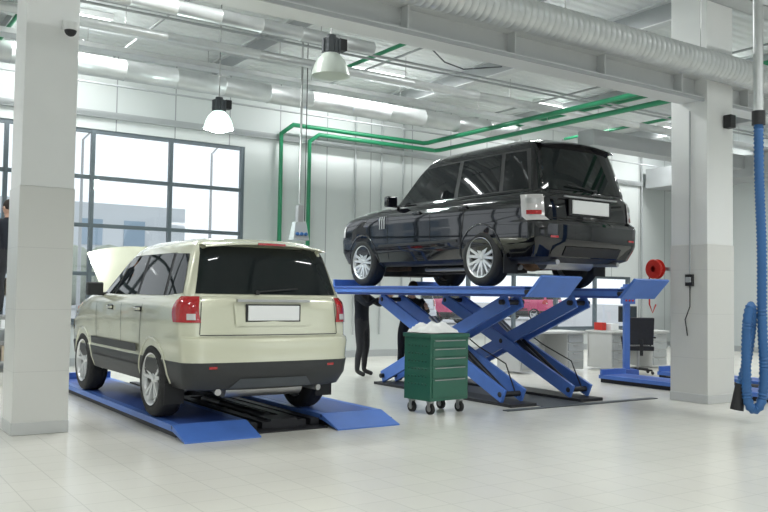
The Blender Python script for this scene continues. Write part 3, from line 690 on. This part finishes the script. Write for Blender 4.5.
def chair(x,y,rz):
    e=empty('office_chair',(x,y,0),rz);b=MB()
    for i in range(5):
        a=2*pi*i/5;b.tube([(0,0,.10),(.28*cos(a),.28*sin(a),.075)],[.025,.018],'plastic_black',8);b.sphere((.28*cos(a),.28*sin(a),.032),.032,'plastic_black',10,8)
    b.cyl((0,0,.1),(0,0,.44),.025,'steel');b.box((0,0,.48),(.48,.46,.08),'cloth_grey');b.box((0,.25,.80),(.44,.07,.50),'cloth_grey',Matrix.Rotation(-.15,3,'X'));b.box((0,.26,.5),(.06,.03,.3),'plastic_black')
    for s in(-1,1): b.tube([(s*.25,-.1,.48),(s*.28,-.1,.68),(s*.28,.14,.68)],.018,'plastic_black',8)
    b.obj('chair_body',e,bevel=.02)
chair(12.75,10.45,2.5);
b=MB();b.box((0,0,.9),(.10,.10,1.5),'lift_blue');b.box((0,0,.075),(.35,.3,.15),'lift_blue_dark');b.box((0,-.07,1.45),(.22,.14,.30),'lift_blue');b.box((0,-.145,1.5),(.14,.01,.1),'plate_white')
for k in(-.06,0,.06): b.cyl((k,-.14,1.36),(k,-.16,1.36),.018,'red_plastic')
b.obj('lift_control_console',bevel=.006,loc=(11.95,10.05,0),rotz=-.5)
def rack(x,y):
    b=MB()
    for sx in(-.6,.6):
        for sy in(-.2,.2): b.b2((sx-.02,sy-.02,0),(sx+.02,sy+.02,1.9),'lift_blue')
    for z in(.15,.7,1.25,1.8): b.b2((-.6,-.22,z),(.6,.22,z+.03),'grey_paint')
    random.seed(int(x*10))
    for z in(.18,.73,1.28):
        xx=-.5
        while xx<.45:
            w=random.uniform(.12,.25);h=random.uniform(.15,.35);b.b2((xx,-.15,z),(xx+w,.12,z+h),random.choice(['red_plastic','plate_white','desk_wood','dark_grey','hose_blue']));xx+=w+.03
    b.obj('storage_rack',bevel=.003,loc=(x,y,0))
rack(2.9,15.5);rack(20.2,14.6)

# ------------------------------------------------------------------ column fittings
e=empty('security_camera',(1.98,8.67,3.92));b=MB();b.box((0,-.02,.10),(.10,.06,.10),'white_paint');b.cyl((0,-.05,.08),(0,-.14,.08),.02,'white_paint');b.cyl((0,-.14,.02),(0,-.14,.10),.065,'white_paint',n=24);b.sphere((0,-.14,.02),.058,'plastic_black');b.obj('dome',e,50)
b=MB();b.b2((9.90,7.2,1.58),(9.94,7.32,1.74),'plastic_black');b.b2((9.88,7.22,1.63),(9.90,7.30,1.70),'grey_paint');b.tube([(9.93,7.26,1.6),(9.93,7.26,1.3),(9.92,7.33,1.12),(9.93,7.30,.9)],.008,'rubber',6);b.tube([(9.93,7.26,1.74),(9.93,7.26,4.0)],.014,'grey_paint',6);b.obj('socket_box',bevel=.004)
b=MB();b.box((10.35,6.93,3.85),(.12,.12,.18),'plastic_black');b.obj('wall_speaker',bevel=.01)
e=empty('hose_reel',(9.86,7.78,1.82));b=MB();b.lathe([(.04,-.05),(.13,-.05),(.14,-.04),(.08,-.035),(.08,.035),(.14,.04),(.13,.05),(.04,.05)],(0,0,0),(1,0,0),'red_plastic',28);b.tube([(.03*cos(i*1.1)*.6,.10*cos(i*.5),.10*sin(i*.5)) for i in range(60)],.012,'red_plastic',6)
b.box((.085,-.08,0),(.05,.20,.05),'steel');b.tube([(0,.1,-.05),(0,.1,-.5),(.02,.06,-.62),(.04,.02,-.5)],.012,'red_plastic',6);b.obj('reel',e,40)
def hose(path,r,mname):
    P=[Vector(p) for p in path];out=[];n=len(P)
    def cr(p0,p1,p2,p3,t): return .5*((2*p1)+(p2-p0)*t+(2*p0-5*p1+4*p2-p3)*t*t+(3*p1-p0-3*p2+p3)*t**3)
    for i in range(n-1):
        p0=P[max(i-1,0)];p1=P[i];p2=P[i+1];p3=P[min(i+2,n-1)];k=max(2,int((p2-p1).length/.022))
        for j in range(k): out.append(cr(p0,p1,p2,p3,j/k))
    out.append(P[-1]);rr=[r*(1+(.13 if i%2 else -.11)) for i in range(len(out))]
    b=MB();b.tube(out,rr,mname,12);return b
# hanging hose, doubled back on itself and hooked up
b=hose([(8.95,5.62,3.5),(8.96,5.62,2.8),(8.97,5.60,2.0),(8.97,5.60,1.2),(8.99,5.59,.6),(8.97,5.61,.26),(8.90,5.66,.16),(8.84,5.70,.28),(8.83,5.71,.7),(8.84,5.70,1.15),(8.88,5.68,1.33),(8.93,5.70,1.15),(8.92,5.76,.7),(8.86,5.80,.42)],.052,'hose_blue')
b.cyl((8.86,5.80,.44),(8.83,5.83,.14),.055,'plastic_black',r1=.075,n=20);b.cyl((8.95,5.62,3.5),(8.95,5.62,4.9),.055,'galv');b.cyl((8.95,5.62,4.9),(8.95,5.62,6.0),.03,'galv');b.cyl((8.95,5.62,3.42),(8.95,5.62,3.58),.075,'plastic_black')
b.obj('exhaust_extraction_hose',smooth=60)
e=empty('hanging_socket_unit',(6.65,12.45,0));b=MB();b.cyl((0,0,2.9),(0,0,5.99),.018,'steel',n=8);b.cyl((.1,0,2.6),(.1,0,5.99),.008,'rubber',n=6)
b.hexa([(-.15,-.09,2.28),(.15,-.09,2.28),(.15,.09,2.28),(-.15,.09,2.28),(-.10,-.06,2.58),(.10,-.06,2.58),(.10,.06,2.58),(-.10,.06,2.58)],'grey_paint');b.box((0,0,2.72),(.1,.1,.28),'steel')
for k in(-.08,0,.08): b.cyl((k,-.08,2.38),(k,-.11,2.38),.03,'hose_blue',n=12)
b.obj('unit',e,bevel=.006)

# ------------------------------------------------------------------ people
def person(name,loc,rz,J,scale=1.,top='cloth_navy',pants='cloth_grey'):
    R={'pelvis':(.15,.11),'waist':(.14,.10),'chest':(.17,.12),'neckb':(.10,.08),'neck':(.055,.055),'head0':(.05,.05),
       'hipL':(.10,.10),'kneeL':(.065,.065),'calfL':(.062,.062),'ankL':(.045,.045),'toeL':(.04,.03),'hipR':(.10,.10),'kneeR':(.065,.065),'calfR':(.062,.062),'ankR':(.045,.045),'toeR':(.04,.03),
       'shL':(.07,.07),'elL':(.047,.047),'wrL':(.03,.03),'shR':(.07,.07),'elR':(.047,.047),'wrR':(.03,.03)}
    Ed=[('pelvis','waist'),('waist','chest'),('chest','neckb'),('neckb','neck'),('neck','head0')]
    for q in'LR': Ed+=[('pelvis','hip'+q),('hip'+q,'knee'+q),('knee'+q,'calf'+q),('calf'+q,'ank'+q),('ank'+q,'toe'+q),('chest','sh'+q),('sh'+q,'el'+q),('el'+q,'wr'+q)]
    for q in'LR':
        k=Vector(J['knee'+q]);a=Vector(J['ank'+q]);J['calf'+q]=tuple(k.lerp(a,.3)+Vector((0,-.02,0)))
    names=list(R);me=D.meshes.new(name);me.from_pydata([J[n] for n in names],[(names.index(a),names.index(c)) for a,c in Ed],[])
    o=D.objects.new(name,me);SC.collection.objects.link(o)
    sk=o.modifiers.new('s','SKIN');sk.use_smooth_shade=True;sub=o.modifiers.new('u','SUBSURF');sub.levels=2;sub.render_levels=2
    for i,n in enumerate(names):
        me.skin_vertices[0].data[i].radius=R[n];me.skin_vertices[0].data[i].use_root=(n=='pelvis')
    bpy.context.view_layer.update();nm=D.meshes.new_from_object(o.evaluated_get(bpy.context.evaluated_depsgraph_get()));o.modifiers.clear();o.data=nm
    nm.materials.clear()
    for x in(top,pants,'skin','rubber'):nm.materials.append(MATS[x])
    pts={n:Vector(J[n]) for n in names};segs=[(pts[a],pts[c],a,c) for a,c in Ed]
    for p in nm.polygons:
        best=9;lab=None
        for a,c,an,cn in segs:
            d=c-a;t=max(0,min(1,(p.center-a).dot(d)/d.length_squared));dd=(p.center-(a+d*t)).length
            if dd<best:best=dd;lab=(an,cn,t)
        an,cn,t=lab
        p.material_index=2 if cn in('head0',) or (an=='neckb' and t>.5) or (cn[:2]=='wr' and t>.9) else 3 if cn[:3]=='toe' or (cn[:3]=='ank' and t>.9) else 1 if (cn[:3] in('hip','kne','cal','ank') or (cn=='waist' and t<.3)) else 0
        p.use_smooth=True
    o.location=loc;o.rotation_euler[2]=rz;o.scale=(scale,)*3
    hc=Vector(J['headc']);up=(hc-Vector(J['neck'])).normalized();fw=Vector(J['face']).normalized();fw=(fw-up*fw.dot(up)).normalized();rt=fw.cross(up)
    M=Matrix((rt,fw,up)).transposed();b=MB();b.sphere(hc,(.075,.095,.115),'skin',24,16,R=M)
    def at(x,y,z): return hc+M@Vector((x,y,z))
    b.sphere(at(0,-.018,.028),(.082,.098,.105),'hair',24,14,R=M)
    for s in(-1,1): b.sphere(at(s*.03,.085,.005),.012,'eye',10,8);b.sphere(at(s*.078,0,-.005),(.012,.022,.032),'skin',10,8,R=M)
    b.sphere(at(0,.10,-.02),(.013,.02,.022),'skin',10,8,R=M);b.sphere(at(0,.088,-.058),(.024,.008,.007),'lamp_red',10,8,R=M);b.sphere(at(0,.07,-.09),(.03,.025,.022),'skin',10,8,R=M)
    b.obj('head',o,70)
    for q in'LR':
        w=Vector(J['wr'+q]);d=(w-Vector(J['el'+q])).normalized();side=Vector((0,1,0));side=(side-d*side.dot(d)).normalized();nn=d.cross(side);b=MB()
        b.sphere(w+d*.055,(.052,.042,.018),'skin',16,10,R=Matrix((d,side,nn)).transposed())
        for i,L in enumerate((.062,.074,.070,.054)):
            o0=w+d*.085+side*(.030-.02*i);b.tube([o0,o0+d*L*.45+nn*.006,o0+d*L*.8+nn*.022,o0+d*L*.95+nn*.04],[.010,.009,.008,.006],'skin',8)
        o0=w+d*.03+side*.035;b.tube([o0,o0+d*.03+side*.022,o0+d*.06+side*.028+nn*.01],[.012,.010,.008],'skin',8)
        b.obj('hand',o,60)
    return o
def standJ(armup=False,bend=0.):
    J=dict(pelvis=(0,0,.93),waist=(0,.0,1.10),chest=(0,0,1.32),neckb=(0,0,1.45),neck=(0,.01,1.52),head0=(0,.02,1.58),headc=(0,.03,1.64),face=(0,1,-.15))
    for q,s in(('L',-1),('R',1)):
        J['hip'+q]=(s*.10,0,.88);J['knee'+q]=(s*.12,.03,.48);J['ank'+q]=(s*.13,-.02,.09);J['toe'+q]=(s*.15,.15,.035);J['sh'+q]=(s*.19,0,1.40)
        J['el'+q]=(s*.25,-.03,1.12);J['wr'+q]=(s*.24,.10,.88)
        if armup: J['el'+q]=(s*.26,.22,1.25);J['wr'+q]=(s*.16,.42,1.38)
    if bend:
        for n in list(J):
            if n in('waist','chest','neckb','neck','head0','headc') or n[:2] in('sh','el','wr'):
                x,y,z=J[n];dz=z-.95;J[n]=(x,y*cos(bend)+dz*sin(bend),.95+dz*cos(bend)-y*sin(bend)*.5)
        J['face']=(0,1,-.2)
    return J
person('mechanic_person',(7.80,12.25,0),radians(-150),standJ(True),.97)
person('mechanic_person',(8.12,11.35,0),radians(160),standJ(True,.4),.95,pants='cloth_navy')
b=MB();b.b2((-.5,-.4,.95),(.5,.4,1.0),'steel')
for x in(-.47,.47):
    for y in(-.37,.37): b.cyl((x,y,0),(x,y,.97),.02,'steel',n=8)
for z in(.3,.6): b.b2((-.45,-.4-.15*(1-z),z),(.45,-.3,z+.03),'steel')
b.obj('work_platform',loc=(2.37,13.6,0))
person('mechanic_person',(2.37,13.6,1.0),radians(30),standJ(True),.98)

# ------------------------------------------------------------------ world, camera
w=D.worlds.new('World');SC.world=w;w.use_nodes=True;nt=w.node_tree;bg=nt.nodes['Background'];bg.inputs[0].default_value=(.88,.95,1,1);bg.inputs[1].default_value=1.3
yaw,p,r,f=.5915,.0455,.0157,844.2
F=Vector((sin(yaw)*cos(p),cos(yaw)*cos(p),sin(p)));RT=Vector((cos(yaw),-sin(yaw),0));UP=RT.cross(F)
R2=RT*cos(r)+UP*sin(r);U2=-RT*sin(r)+UP*cos(r)
cam=D.cameras.new('camera');co=D.objects.new('camera',cam);SC.collection.objects.link(co)
M=Matrix((R2,U2,-F)).transposed().to_4x4();M.translation=Vector((0,0,1.40));co.matrix_world=M
cam.sensor_width=36;cam.lens=36*f/768;SC.camera=co
SC.view_settings.view_transform='Standard';SC.view_settings.look='None';SC.view_settings.exposure=0
